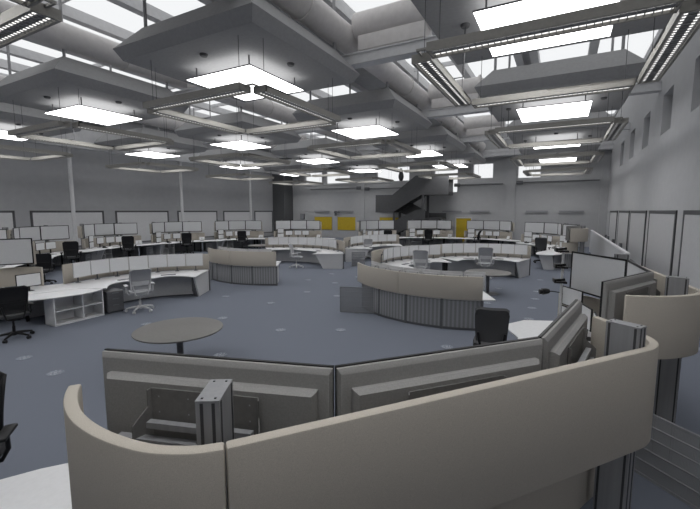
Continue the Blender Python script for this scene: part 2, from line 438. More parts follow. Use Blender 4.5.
for x0, x1, nm in bars:
    w = x1-x0
    place('wall_light_bar', [P('bar', MB().box(-w/2, w/2, -.2, -.12, -.05, .05), 'grey'), P('bracket', MB().box(-w/2+.1, -w/2+.16, -.12, 0, -.03, .03).box(w/2-.16, w/2-.1, -.12, 0, -.03, .03), 'grey')],
          ((x0+x1)/2, YB, 2.78), 0, 'short grey light bar on the back wall ' + nm, 'light bar', 'light bars on the back wall')
for x0, x1, z, bx, nm in ((-24.1, -18.2, 5.12, 1, 'left of the stair, leftmost of four'), (-17.3, -13.2, 5.0, -1, 'ending behind the stair'), (-8.35, -4.5, 5.1, -1, 'just right of the stair'), (-3.3, 2.4, 5.15, -1, 'nearest the right corner')):
    if x0 == -3.3: x0 = -3.2
    w = x1-x0
    place('wall_conduit', [P('conduit', MB().box(-w/2, w/2, -.12, -.04, -.04, .04).box(-w/2, w/2, -.04, 0, -.02, .02), 'greyd'), P('junction_box', MB().box(bx*w/2-.25, bx*w/2+.25, -.2, 0, -.15, .15), 'greyd', bevel=.02)],
          ((x0+x1)/2, YB, z), 0, 'long dark conduit on the back wall, ' + nm, 'conduit', 'conduits on the back wall')
place('vase', [P('vessel', MB().lathe([(.1, 0), (.16, .05), (.25, .3), (.26, .5), (.2, .75), (.1, .95), (.08, 1.1), (.11, 1.18)], 20), 'stair')], (-13.75, YB+.08, 5.66), 0, 'dark tall vase standing on a back wall window sill left of the stair', 'vase')
for y, z, nm in ((34.6, .5, 'farthest'), (32.6, .5, 'second farthest'), (29.5, .48, 'second nearest'), (26.0, .48, 'nearest')):
    place('wall_socket_box', [P('box_body', MB().box(-.2, .2, -.14, 0, -.2, .2), 'greyd', bevel=.02), P('box_lid', MB().box(-.16, .16, -.16, -.14, -.15, .15), 'grey')], (XR, y, z+.35), -PI/2, 'small dark box on the right wall above the white ribbed railing, ' + nm, 'box', 'dark boxes on the right wall')
place('junction_box', [P('box_body', MB().box(-.25, .25, -.2, 0, -.3, .3), 'greyd', bevel=.02), P('box_lid', MB().box(-.2, .2, -.22, -.2, -.25, .25), 'grey')], (-25.2, YB, 2.2), 0, 'small grey box on the back wall left of the yellow boards', 'box')
place('wall_bracket', [P('plate', MB().box(-.12, .12, -.05, 0, -.25, .25), 'greyd'), P('arm', MB().obox((.25, -.2, .12), (.6, .12, .16), .3), 'greyd')], (-21.0, YB, 2.55), 0, 'small dark bracket on the back wall between the two left yellow boards', 'bracket')

# ------------------------------------------------------------------ staircase
def stair_model():
    y0, y1 = -.75, .75; parts = []
    def bal(poly):
        for y in (y0, y1): parts.append(P('balustrade', MB().prism_y(poly, y-.04, y+.04), 'stair'))
    bal([(-15.1, 2.67), (-13.45, 2.67), (-10.78, 4.2), (-8.43, 4.15), (-8.43, 5.7), (-11.29, 5.86), (-13.45, 4.24), (-15.1, 4.25)])
    parts.append(P('upper_landing', MB().box(-10.78, -8.43, y0, y1, 4.18, 4.38), 'stair'))
    parts.append(P('lower_landing', MB().box(-15.1, -13.4, y0, y1, 2.7, 2.88), 'stair'))
    st = MB(); n = 9
    for i in range(n):
        x = -13.45 + 2.67*i/n; z = 2.88 + 1.5*i/n; st.box(x, x+2.67/n+.03, y0, y1, z, z+1.5/n)
    parts.append(P('upper_flight', st, 'stair'))
    parts.append(P('middle_flight', MB().prism_y([(-13.4, 2.68), (-12.2, 3.53), (-10.5, 2.62), (-9.0, 2.62), (-9.0, 2.06), (-11.7, 2.04)], y1+.1, y1+.2), 'stair'))
    parts.append(P('mid_landing', MB().box(-10.5, -9.0, y0, y1+.15, 2.06, 2.2), 'stair'))
    st = MB(); n = 12
    for i in range(n):
        x = -15.3 + 4.8*i/n; z = 2.06*i/n; st.box(x, x+4.8/n+.03, y0+.1, y1-.1, z, z+2.1/n)
    parts.append(P('lower_flight', st, 'stair'))
    parts.append(P('balustrade', MB().prism_y([(-15.3, 0), (-14.8, 0), (-10.4, 2.0), (-10.4, 2.95), (-11.2, 2.9), (-15.3, .95)], y0-.03, y0+.03), 'stair'))
    for x, h in ((-13.3, 2.7), (-10.62, 4.2), (-9.1, 2.06)):
        for y in (y0+.05, y1-.05): parts.append(P('post', MB().box(x-.1, x+.1, y-.07, y+.07, 0, h), 'stair'))
    return parts
place('staircase', stair_model(), (0, 33.6, 0), 0, 'dark grey solid-sided switchback stair rising before the back wall windows', 'stairs')

# ------------------------------------------------------------------ displays and monitors
TW, TH = 1.25, .70
def tv_model():
    w, h = TW/2-.0015, TH
    bez = MB().box(-w, w, 0, .02, 0, .028).box(-w, w, 0, .02, h-.028, h).box(-w, -w+.028, 0, .02, 0, h).box(w-.028, w, 0, .02, 0, h).box(-w, w, .012, .02, 0, h)
    scr = MB().box(-w+.027, w-.027, .006, .013, .027, h-.027)
    # rear housing with a chamfered rim, then a raised chamfered centre
    def ring(hx, z0, z1, y): return [(-hx, y, z0), (hx, y, z0), (hx, y, z1), (-hx, y, z1)]
    hs = MB().loops([ring(w-.001, .004, h-.005, .02), ring(w-.001, .004, h-.005, .036), ring(w-.014, .02, h-.028, .052), ring(w-.018, .024, h-.032, .053)])
    hs.loops([ring(w-.065, .06, h-.10, .045), ring(w-.065, .06, h-.10, .082), ring(w-.085, .075, h-.117, .106)])
    br = MB().box(-.28, .28, .106, .114, .06, h-.14)
    fls = []
    for q in (-1, 1):
        a0, a1 = q*.28, q*.286; Q = [(.112, h-.14), (.13, h-.145), (.13, .47), (.2, .40), (.2, .06), (.112, .06)]
        fl = MB().add([(a0 + q*(y-.112)*.5, y, z) for y, z in Q] + [(a1 + q*(y-.112)*.5, y, z) for y, z in Q], [(0, 1, 2, 3, 4, 5), (11, 10, 9, 8, 7, 6)] + [(k, (k+1) % 6, 6+(k+1) % 6, 6+k) for k in range(6)])
        fls.append(S('mount_flange', fl, 'tvrec'))
    fls.append(S('mount_rail', MB().box(-.27, .27, .14, .175, .385, .415), 'alu'))
    fls.append(S('mount_shelf', MB().box(-.275, .275, .114, .19, .25, .265), 'black'))
    bolts = MB()
    for x in (-.24, -.08, .08, .24):
        for z in (.52, .44): bolts.obox((x, .113, z), (.007, .004, .007))
    return [P('bezel', bez, 'black'), P('screen', scr, 'screen'), P('rear_housing', hs, 'tvback'), P('mount_plate', br, 'tvrec', fls + [S('bolt', bolts, 'alu')])]
TV = tv_model()

def monitor_model(w, h, z0, bez='black', arm=False, lean=0.0, t=.018):
    a = w/2
    mt = Matrix.Translation((0, 0, z0)) @ Matrix.Rotation(-lean, 4, 'X')
    body = MB().box(-a, a, 0, .02, 0, h).box(-a*.8, a*.8, .02, .045, h*.12, h*.85)
    scr = MB().box(-a+t, a-t, -.004, .004, t, h-t)
    parts = [P('monitor_body', body.xf(mt), bez, bevel=.003), P('screen', scr.xf(mt), 'screen2')]
    if arm:
        st = MB().tube([(0, .17, 0), (0, .17, z0+h*.5)], .018, 8).tube([(0, .17, z0+h*.5), (0, .03, z0+h*.5)], .016, 8)
        st.tube([(0, .17, z0+h*.3), (-a*.75, .05, z0+h*.8)], .008, 6).tube([(0, .17, z0+h*.3), (a*.75, .05, z0+h*.8)], .008, 6)
        st.lathe([(.07, 0), (.07, .012), (.02, .018)], 16, (0, .17))
        parts.append(P('monitor_arm', st, 'greyd'))
    else:
        st = MB().box(-.03, .03, .03, .06, .01, z0+h*.5).box(-.1, .1, -.02, .15, 0, .012)
        parts.append(P('monitor_stand', st, 'black'))
    return parts
ROWM = monitor_model(.54, .36, .2)
LOWC = {}
def lowm(w):
    w = round(w, 2)
    if w not in LOWC: LOWC[w] = monitor_model(w, .43, .18, bez='lowback', arm=True, t=.014)
    return LOWC[w]
STM = monitor_model(.52, .33, .02)
STMU = [P('monitor_body', MB().box(-.26, .26, 0, .02, .0, .34).box(-.19, .19, .02, .045, .06, .28), 'black', bevel=.003), P('screen', MB().box(-.242, .242, -.004, .004, .018, .322), 'screen2'),
        P('monitor_arm', MB().box(-.03, .03, .045, .12, .14, .2).box(-.02, .02, .10, .14, -.36, .3), 'greyd')]
SOLOM = monitor_model(.56, .34, .12)
TABM = monitor_model(.36, .24, .03, bez='whitem', lean=.35)
KEYB = [P('keyboard_body', MB().box(-.22, .22, -.07, .07, 0, .018), 'greyd', bevel=.004), P('key_bed', MB().box(-.205, .205, -.058, .058, .018, .023), 'grey')]
PHONE = [P('phone_base', MB().loops([[(-.1, -.1, 0), (.1, -.1, 0), (.1, .1, 0), (-.1, .1, 0)], [(-.1, -.1, .02), (.1, -.1, .02), (.1, .1, .08), (-.1, .1, .08)]]), 'black', bevel=.006), P('handset', MB().obox((-.065, 0, .085), (.045, .2, .03), 0, R(17)), 'black', bevel=.008)]

# ------------------------------------------------------------------ chairs
def chair_model(fr, mesh, seat, solid=False):
    parts = []
    hub = MB().lathe([(.045, .07), (.05, .12), (.035, .14)], 16)
    cs = []
    for k in range(5):
        a = 2*PI*k/5 + .3; c, s = math.cos(a), math.sin(a)
        hub.tube([(c*.03, s*.03, .115), (c*.18, s*.18, .10), (c*.31, s*.31, .075)], [.03, .024, .018], 8)
        cw = MB().tube([(c*.31 - s*.028, s*.31 + c*.028, .032), (c*.31 + s*.028, s*.31 - c*.028, .032)], .032, 12).tube([(c*.31, s*.31, .05), (c*.31, s*.31, .08)], .012, 8)
        cs.append(S('caster', cw, fr))
    parts.append(P('chair_base', hub, fr, cs))
    parts.append(P('gas_column', MB().tube([(0, 0, .13), (0, 0, .26)], .028, 12).tube([(0, 0, .26), (0, 0, .42)], .02, 12), fr))
    parts.append(P('seat_mechanism', MB().box(-.1, .1, -.16, .12, .39, .44), fr, bevel=.015))
    sp = []
    seatm = MB().grid(lambda u, v: ((u-.5)*.48*(1 - .12*(v > .5)*(v-.5)*2), (v-.5)*.46 + .02, .47 + .03*(2*u-1)**2 - .05*max(0, v-.75)*2), 10, 10, .055)
    parts.append(P('seat', seatm, seat))
    zb, zt = .56, 1.08
    def back(u, v):
        wv = .20 + .045*v - .02*v*v*v
        x = (2*u-1)*wv; z = zb + (zt-zb)*v
        rc = max(0, abs(2*u-1)-.75)/.25; z -= (.035*rc*rc)*(1 if v > .9 else 0)
        y = -.235 + .05*math.sin(v*PI)*.6 - .10*v*v + .045*(2*u-1)**2
        return (x, y, z)
    if solid:
        parts.append(P('backrest', MB().grid(back, 12, 12, .05), seat))
    else:
        rim = [back(0, i/10) for i in range(11)] + [back(i/8, 1) for i in range(1, 8)] + [back(1, 1-i/10) for i in range(11)] + [back(1-i/8, 0) for i in range(1, 9)]
        parts.append(P('backrest', MB().tube(rim, .016, 8), fr, [S('back_mesh', MB().grid(back, 10, 12, .012), mesh), S('lumbar_pad', MB().grid(lambda u, v: (lambda p: (p[0]*.85, p[1]-.03, p[2]))(back(u, .22 + .2*v)), 8, 4, .018), fr)]))
    sup = MB()
    for s in (-1, 1): sup.tube([(s*.05, -.13, .41), (s*.13, -.25, .44), (s*.17, -.25, .60), (s*.185, -.235, .70)], .018, 8)
    parts.append(P('back_support', sup, fr))
    for s in (-1, 1):
        am = MB().tube([(s*.08, -.02, .42), (s*.25, -.02, .44), (s*.29, -.04, .52), (s*.29, -.03, .655)], .018, 8)
        pad = S('arm_pad', MB().box(s*.29-.045, s*.29+.045, -.14, .12, .65, .68), fr, bevel=.012)
        parts.append(P('armrest', am, fr, [pad]))
    return parts
CH_B = chair_model('black', 'blackm', 'charcoal')
CH_W = chair_model('whitem', 'meshw', 'meshw')
CH_S = chair_model('black', 'blackm', 'charcoal', solid=True)

# ------------------------------------------------------------------ tall consoles
def mirror(p): return [(-x, y) for x, y in p][::-1]
SCR_MID = [(1.136, .308), (.4, .265), (-.4, .22), (-1.2, .172), (-1.38, .152), (-1.49, .10), (-1.56, .02), (-1.605, -.1), (-1.66, -.27), (-1.72, -.48)]
SCR_END = [(1.141, .309), (1.25, .295), (1.38, .24), (1.5, .145), (1.61, .025), (1.7, -.11), (1.76, -.25), (1.79, -.37), (1.80, -.46)]
def smooth(p, k=4):
    """Catmull-Rom through 2-D points"""
    out = []
    for i in range(len(p)-1):
        a, b, c, d = [Vector(p[max(0, min(len(p)-1, q))]) for q in (i-1, i, i+1, i+2)]
        for t in range(k):
            u = t/k; out.append(tuple(.5*((2*b) + (c-a)*u + (2*a-5*b+4*c-d)*u*u + (3*b-a-3*c+d)*u**3)))
    return out + [p[-1]]
def screen_up():
    z0, z1 = 1.325, 1.965
    return [P('screen_panel', MB().strip(smooth(SCR_MID), .055, z0, z1), 'beige', bevel=.01, ang=50), P('screen_end', MB().strip(smooth(SCR_END), .055, z0, z1), 'beige', bevel=.01, ang=50),
            P('screen_fixing', MB().box(-1.24, -1.16, .115, .147, 1.5, 1.8), 'alu'), P('screen_fixing', MB().box(1.06, 1.13, .2, .278, 1.5, 1.8), 'alu')]
LOWPATH = mirror([(.0, -.06), (.6, -.06), (1.1, -.08), (1.4, -.16), (1.62, -.32), (1.76, -.56), (1.8, -.8)])[:-1] + [(.0, -.06), (.6, -.06), (1.1, -.08), (1.4, -.16), (1.62, -.32), (1.76, -.56), (1.8, -.8)]
def screen_low():
    return [P('screen_panel', MB().strip(LOWPATH, .045, .755, 1.27), 'beige', bevel=.008), P('screen_foot', MB().box(-.9, -.8, -.1, -.05, .74, .76).box(.8, .9, -.1, -.05, .74, .76), 'alu')]
def stand_model():
    parts = []
    for s in (-1, 1):
        mt = Matrix.Translation((1.165, .115, 0)) @ Matrix.Rotation(-R(18), 4, 'Z') if s > 0 else Matrix.Translation((-1.31, .04, 0)) @ Matrix.Rotation(R(10), 4, 'Z')
        body = MB().box(-.045, .045, -.095, .095, 0, 2.085)
        slots = MB()
        for x in (-.022, .022):
            slots.box(x-.006, x+.006, -.097, -.094, .02, 2.08).box(x-.006, x+.006, .094, .097, .02, 2.08)
        for y in (-.075, .075):
            slots.box(-.047, -.044, y-.007, y+.007, .02, 2.08).box(.044, .047, y-.007, y+.007, .02, 2.08)
        cap = MB().box(-.046, .046, -.096, .096, 2.085, 2.09)
        bl = MB()
        for x in (-.025, .025):
            for y in (-.075, .075): bl.obox((x, y, 2.091), (.008, .008, .004))
        parts.append(P('post', body.xf(mt), 'alu', [S('slot', slots.xf(mt), 'aludark'), S('end_cap', cap.xf(mt), 'alu'), S('cap_bolt', bl.xf(mt), 'aludark')]))
    for z in (1.46, 1.67):
        for s in (-1, 1):
            parts.append(P('side_rail', MB().strip([(s*.72, .14), (s*1.62, -.40)], .04, z, z+.035), 'alu'))
        parts.append(P('cross_rail', MB().box(-.76, .76, .135, .17, z, z+.035), 'alu'))
        for s in (-1, 1): parts.append(P('rail_bracket', MB().strip([(s*1.16, .03), (s*1.10, -.085)], .05, z-.01, z+.05), 'greyd'))
    return parts
TOPL = [(-1.68, -.86), (-1.66, -.62), (-1.5, -.3), (-1.36, -.2), (-1.08, -.11), (-.6, -.09), (.6, -.09), (1.08, -.11), (1.38, -.2), (1.58, -.34), (1.72, -.6), (1.9, -.72), (2.45, -.9), (2.9, -1.3), (2.8, -1.84), (2.5, -1.9), (2.1, -1.92), (1.6, -1.84), (1.1, -1.64), (.6, -1.47), (.1, -1.4), (-.35, -1.45), (-.7, -1.6), (-1.08, -1.66), (-1.5, -1.38)]
def desk_model():
    parts = [P('worktop', MB().prism(TOPL, .71, .74), 'white', bevel=.005)]
    base = [[(-1.62, -.75), (-1.45, -.36), (-1.3, -.25), (-1.0, -.16)], [(-.97, -.155), (-.3, -.14), (.3, -.14), (.97, -.155)], [(1.0, -.16), (1.3, -.25), (1.5, -.42), (1.62, -.7)]]
    for b in base: parts.append(P('base_panel', MB().strip(b, .03, .05, .71), 'ribs'))
    parts.append(P('kick_plinth', MB().strip([p for b in base for p in b], .05, 0, .05), 'greyd'))
    parts.append(P('end_panel', MB().add([(-1.66, -.8, 0), (-1.66, -.8, .71), (-1.52, -1.36, .71), (-1.56, -1.2, 0), (-1.61, -.8, 0), (-1.61, -.8, .71), (-1.47, -1.36, .71), (-1.51, -1.2, 0)], [(0, 1, 2, 3), (4, 7, 6, 5), (0, 4, 5, 1), (1, 5, 6, 2), (2, 6, 7, 3), (3, 7, 4, 0)]), 'whitem'))
    parts.append(P('end_panel', MB().add([(2.55, -1.1, 0), (2.7, -1.2, .71), (2.75, -1.78, .71), (2.62, -1.55, 0), (2.5, -1.1, 0), (2.65, -1.2, .71), (2.70, -1.78, .71), (2.57, -1.55, 0)], [(0, 1, 2, 3), (4, 7, 6, 5), (0, 4, 5, 1), (1, 5, 6, 2), (2, 6, 7, 3), (3, 7, 4, 0)]), 'whitem'))
    parts.append(P('back_panel', MB().strip([(1.66, -.78), (2.1, -.95), (2.52, -1.12)], .025, .0, .71), 'grey'))
    sh = MB()
    for x in (-1.4, -1.0, -.6): sh.box(x, x+.025, -1.2, -.7, 0, .71)
    for z in (.05, .38, .68): sh.box(-1.4, -.575, -1.2, -.7, z, z+.025)
    sh.box(-1.4, -.575, -.72, -.70, 0, .7)
    parts.append(P('open_shelf', sh, 'whitem'))
    lg = MB().box(1.1, 1.16, -1.45, -1.39, 0, .71).box(1.1, 1.16, -.6, -.54, 0, .71).box(1.1, 1.16, -1.45, -.54, .65, .71)
    parts.append(P('leg_frame', lg, 'black'))
    return parts
def pedestal_model():
    parts = [P('carcass', MB().box(-.21, .21, -.28, .28, .03, .6), 'greyd', bevel=.005)]
    for i, (a, b) in enumerate(((.05, .25), (.26, .42), (.43, .58))):
        parts.append(P('drawer', MB().box(-.2, .2, -.3, -.28, a, b), 'greyd', [S('drawer_pull', MB().box(-.08, .08, -.312, -.3, b-.035, b-.02), 'grey')]))
    for x in (-.17, .17):
        for y in (-.23, .23): parts.append(P('caster', MB().tube([(x-.012, y, .02), (x+.012, y, .02)], .02, 10).box(x-.01, x+.01, y-.01, y+.01, .02, .04), 'black'))
    return parts
SU, SL, STD, DSK, PED = screen_up(), screen_low(), stand_model(), desk_model(), pedestal_model()
CHN = R(31)
CS = 1.1
def facing(x, y, off=0.0): return math.atan2(y, x) - PI/2 + R(off)
def tall(key, x, y, th, desc, chair='b', mons=True, phone=True, tvs=(0, 1, 2), ch=(-.1, -1.9), chrot=0.0, chdesc=None, stack=True):
    c, s = math.cos(th), math.sin(th)
    W = lambda a, b, z=0: (x + c*a - s*b, y + s*a + c*b, z)
    place('console_desk', DSK, (x, y, .0012*(len(key) + ord(key[-1])) % .0036), th, 'white wavy desk of ' + desc, 'desk', 'tall console desks')
    place('desk_screen', SL, (x, y, 0), th, 'low beige desk screen of ' + desc, 'screen', 'low beige desk screens')
    so = W(0, .012) if key == 'R' else (x, y, 0)
    place('acoustic_screen', SU, so, th, 'raised beige fabric screen of ' + desc, 'screen', 'raised beige screens')
    place('display_stand', STD, so, th, 'aluminium display stand of ' + desc, 'stand', 'display stands')
    hx = TW/2
    spots = [(-hx - hx*math.cos(CHN), -hx*math.sin(CHN), CHN), (0, 0, 0), (hx + hx*math.cos(CHN), -hx*math.sin(CHN), -CHN)]
    for k in tvs:
        a, b, r_ = spots[k]
        place('wall_display', TV, W(a, b, 1.37), th + r_, '%s large display on ' % ('left', 'centre', 'right')[k] + desc, 'display', 'large raised displays')
    if mons:
        if stack:
            place('desk_monitor', STM, W(-1.32, -.63, .74), th + CHN, 'lower of two stacked monitors on ' + desc, 'monitor', 'stacked monitors')
            place('desk_monitor', STMU, W(-1.32, -.63, 1.11), th + CHN, 'upper of two stacked monitors on ' + desc, 'monitor', 'stacked monitors')
        for k, (a, b, r_) in enumerate(((-.70, -.50, R(14)), (-.02, -.42, 0), (.58, -.48, R(-12)))):
            place('desk_monitor', ROWM, W(a, b, .74), th + r_, '%s of three row monitors on ' % ('left', 'middle', 'right')[k] + desc, 'monitor', 'rows of desk monitors')
        place('touch_panel', TABM, W(1.55, -.85, .74), th - R(40), 'small tilted white touch panel on ' + desc, 'touch panel', 'tilted touch panels')
        place('keyboard', KEYB, W(-.1, -1.0, .74), th, 'dark keyboard on ' + desc, 'keyboard', 'keyboards')
        if phone: place('telephone', PHONE, W(-.85, -1.05, .74), th + .3, 'black desk phone on ' + desc, 'phone', 'desk phones')
        place('drawer_pedestal', PED, W(1.75, -1.25, 0), th - R(10), 'grey drawer pedestal under ' + desc, 'pedestal', 'drawer pedestals')
    if chair:
        p = W(*ch)
        o = place('office_chair', {'b': CH_B, 'w': CH_W, 's': CH_S}[chair], p, facing(p[0], p[1], chrot), chdesc or ('black mesh chair at ' + desc), 'chair', None if chdesc else 'black chairs at tall consoles')
        k = 1.28 if (not chdesc or key == 'c10') else CS; o.scale = (k, k, k)

tall('F', -.5, 2.0, 3.99, 'the foreground console seen from behind', chair=None)
tall('R', .94, 6.5, 4.773, 'the right-hand console beside the foreground one', chair=None, phone=False)
tall('L', -13.25, 3.46, PI/2, 'the nearest console at the left picture edge', ch=(.35, -2.75), chrot=8, chdesc='black mesh-backed chair cut by the left picture edge below the big display', mons=False)
tall('c0', -18.9, 5.7, R(141), 'the half-hidden console behind the left-edge display', ch=(-.02, -2.25), chdesc='black chair partly hidden right of the left-edge display')
NM = ['the first tall console along the left wall', 'the second tall console along the left wall', 'the third tall console along the left wall', 'the fourth tall console along the left wall',
      'the tall console in the far left corner', 'the tall console left of the dark stair', 'the tall console directly below the dark stair', 'the tall console right of the narrow yellow door', 'the rightmost tall console before the back wall']
CC = [(-22.07, 8.98, 2.09), (-23.63, 13.28, 1.72), (-23.31, 17.7, 1.37), (-21.7, 22.01, .99), (-18.18, 25.06, .537), (-12.96, 27.61, 1.14), (-9.38, 30.69, .337), (-4.67, 31.25, -.233), (-.56, 27.43, -.89)]
for i, (x, y, t) in enumerate(CC):
    kw = {}
    if i == 4: kw = dict(chair=None)
    if i == 7: kw = dict(ch=(-.4, -1.9), chrot=75)
    if i == 8: kw = dict(chair=None)
    tall('c%d' % (i+1), x, y, t, NM[i], **kw)
tall('c10', .8, 23.4, -1.53, 'the end-on console beside the white ribbed railing', chair='s', ch=(-.05, -1.65), chrot=-12, chdesc='charcoal solid-backed chair before the rightmost far desk')

# ------------------------------------------------------------------ low curved consoles
def low(desc, cx, cy, rp, a0, a1, nm, m0=None, m1=None, gables=(1, 1), depth=1.45, top_ext=(0, 0), wing=None, mr=.30, backonly=False, screen_ext=(0, 0)):
    """curved console: panel arc of radius rp about (cx,cy), operator inside the arc; a0<a1 degrees, a0 end is seen on the operator's right"""
    C = (cx, cy)
    A = lambda r, a: (cx + r*math.cos(R(a)), cy + r*math.sin(R(a)))
    span = a1 - a0; e = 3.0
    # worktop with a gently waved front edge
    t0, t1 = a0-top_ext[0], a1+top_ext[1]; outer = arcpts(C, rp-.04, t0, t1, 24)
    front = []
    for i in range(25):
        a = t1 + 3 - (t1-t0 + 6)*i/24; f = i/24
        dd = depth - .18*math.sin(f*PI) + .10*math.cos(f*4*PI)
        front.append(A(rp-dd, a))
    o = link(bpy.data.objects.new('console_desk', None)); o.location = (*A(rp-.7, (a0+a1)/2), 0)
    tag(o, 'white curved desk of ' + desc, 'desk', 'low curved desks')
    off = Vector(o.location)
    def part(n, mb, mat, **k):
        mb.xf(Matrix.Translation(-off)); q = link(bpy.data.objects.new(n, mb.mesh(n, mat, **k))); q.parent = o; return q
    part('worktop', MB().prism(outer + front, .712, .7425), 'white', bevel=.005)
    npan = max(2, round(rp*R(span)/.95))
    for i in range(npan):
        b0 = a0 + span*i/npan + .5; b1 = a0 + span*(i+1)/npan - .5
        part('base_panel', MB().strip(arcpts(C, rp-.02, b0, b1, 6), .03, .06, .71), 'ribs')
    for i in range(npan+1):
        p = A(rp-.02, a0 + span*i/npan); part('base_post', MB().obox((p[0], p[1], .36), (.06, .05, .72), R(a0 + span*i/npan + 90)), 'greyd')
    part('kick_plinth', MB().strip(arcpts(C, rp-.05, a0, a1, 16), .05, 0, .06), 'greyd')
    part('modesty_panel', MB().strip(arcpts(C, rp-.78, a0+2, a1-2, 16), .03, .03, .71), 'lowback')
    for on, a, sg in ((gables[0], a0, 1), (gables[1], a1, -1)):
        if not on: continue
        w = Vector(A(1, a+90)) - Vector(C); w = w*sg
        p0, p1, p2 = A(rp-.06, a), A(rp-depth+.05, a), A(rp-depth+.42, a)
        q = lambda p, z, k: (p[0] + w.x*k, p[1] + w.y*k, z)
        vs = [q(p0, 0, .0), q(p0, .71, 0), q(p1, .71, 0), q(p2, 0, 0), q(p0, 0, .05), q(p0, .71, .05), q(p1, .71, .05), q(p2, 0, .05)]
        part('end_panel', MB().add(vs, [(0, 1, 2, 3), (4, 7, 6, 5), (0, 4, 5, 1), (1, 5, 6, 2), (2, 6, 7, 3), (3, 7, 4, 0)]), 'whitem')
        vs = [q(p1, .71, .05), q(p2, 0, .05), q(A(rp-.66, a), 0, .35), q(A(rp-.66, a), .71, .35)]
        vs += [(v[0] + w.x*.03, v[1] + w.y*.03, v[2]) for v in vs]
        part('leg_gusset', MB().add(vs, [(0, 1, 2, 3), (4, 7, 6, 5), (0, 4, 5, 1), (1, 5, 6, 2), (2, 6, 7, 3), (3, 7, 4, 0)]), 'greyd')
    # fabric screen standing on the desk's outer rim
    sc = link(bpy.data.objects.new('desk_screen', None)); sc.location = (*A(rp, (a0+a1)/2), .74)
    tag(sc, 'curved beige screen of ' + desc, 'screen', 'beige screens of the low consoles')
    off2 = Vector(sc.location); ns = max(2, round(rp*R(span)/1.7)); s0 = a0 - screen_ext[0]; s1 = a1 + screen_ext[1]
    for i in range(ns):
        mb = MB().strip(arcpts(C, rp+.03, s0 + (s1-s0)*i/ns + .08, s0 + (s1-s0)*(i+1)/ns - .08, 12), .05, .745, 1.29); mb.xf(Matrix.Translation(-off2))
        q = link(bpy.data.objects.new('screen_panel', mb.mesh('screen_panel', 'beige', bevel=.008))); q.parent = sc
    m0 = a0+4 if m0 is None else m0; m1 = a1-4 if m1 is None else m1
    for i in range(nm):
        a = m1 + (m0-m1)*(i+.5)/nm
        p = A(rp-mr-.06, a)
        place('flat_monitor', lowm(2*(rp-mr-.06)*math.tan(R(abs(m1-m0)/nm/2))-.015), (p[0], p[1], .74), R(a-90), ('%s monitor from its %s on ' % (ORD[nm-1-i], 'left as seen')) + desc if backonly else '%s monitor from the left on ' % ORD[i] + desc, 'monitor', 'monitors of the low curved consoles')
    if not backonly:
        for i in range(2):
            a = a0 + span*(.3+.4*i); p = A(rp-1.0, a)
            place('keyboard', KEYB, (p[0], p[1], .74), R(a-90), 'dark keyboard at the %s of ' % ('right', 'left')[i] + desc, 'keyboard', 'keyboards')

low('the low console with open shelves at left', -9.3, 6.85, 3.2, 120, 201, 7, 121.5, 202, gables=(1, 0), top_ext=(0, 10))
low('the left-centre turned-away low console', -11.1, 13.95, 3.1, 236, 305, 6, backonly=True)
low('the right-centre turned-away low console', -2.75, 12.15, 3.15, 226, 293, 7, 222, 296, backonly=True, screen_ext=(7, 0), top_ext=(4, 6))
low('the low console behind the side-on chair', -12.15, 14.9, 3.3, 26, 140, 9, 40, 138, gables=(1, 1))
low('the left half of the far right ring console', -2.97, 14.1, 3.3, 121, 200, 7, 122, 192, gables=(0, 1))
low('the right half of the far right ring console', -2.1, 15.3, 3.4, 73, 147, 7, 73, 145, gables=(1, 0))
low('the small low console left of the stair', -7.6, 20.2, 3.25, 115, 207, 7, gables=(0, 1))

# perforated wing sheets standing off the console ends
def wing(p, q, label):
    c = ((p[0]+q[0])/2, (p[1]+q[1])/2); d = Vector((q[0]-p[0], q[1]-p[1])); L = d.length; a = math.atan2(d.y, d.x)
    fr = MB().box(-L/2, L/2, -.012, .012, .0, .03).box(-L/2, L/2, -.012, .012, .69, .72)
    for x in (-L/2, L/2-.03): fr.box(x, x+.03, -.012, .012, 0, .72)
    rl = MB()
    for z in (.17, .31, .45, .58): rl.box(-L/2, L/2, -.014, .014, z-.007, z+.007)
    place('wing_panel', [P('wing_frame', fr, 'grey'), P('perforated_sheet', MB().strip([(-L/2, 0), (L/2, 0)], .004, .02, .70), 'perf'), P('stiffener', rl, 'grey'), P('floor_foot', MB().box(-.06, .06, -.05, .05, 0, .012), 'greyd')], (*c, 0), a, label, 'panel', 'perforated wing panels')
wing((-5.3, 9.2), (-4.38, 9.5), 'see-through perforated wing panel at the left end of the right-centre console')
wing((-9.3, 17.35), (-8.7, 17.7), 'see-through perforated wing panel beside the slanted white leg, mid picture')
wing((.75, 5.0), (1.95, 3.9), 'see-through perforated wing panel at the lower right picture edge')
wing((-13.1, 10.95), (-12.4, 11.1), 'see-through perforated wing panel at the left end of the left-centre console')

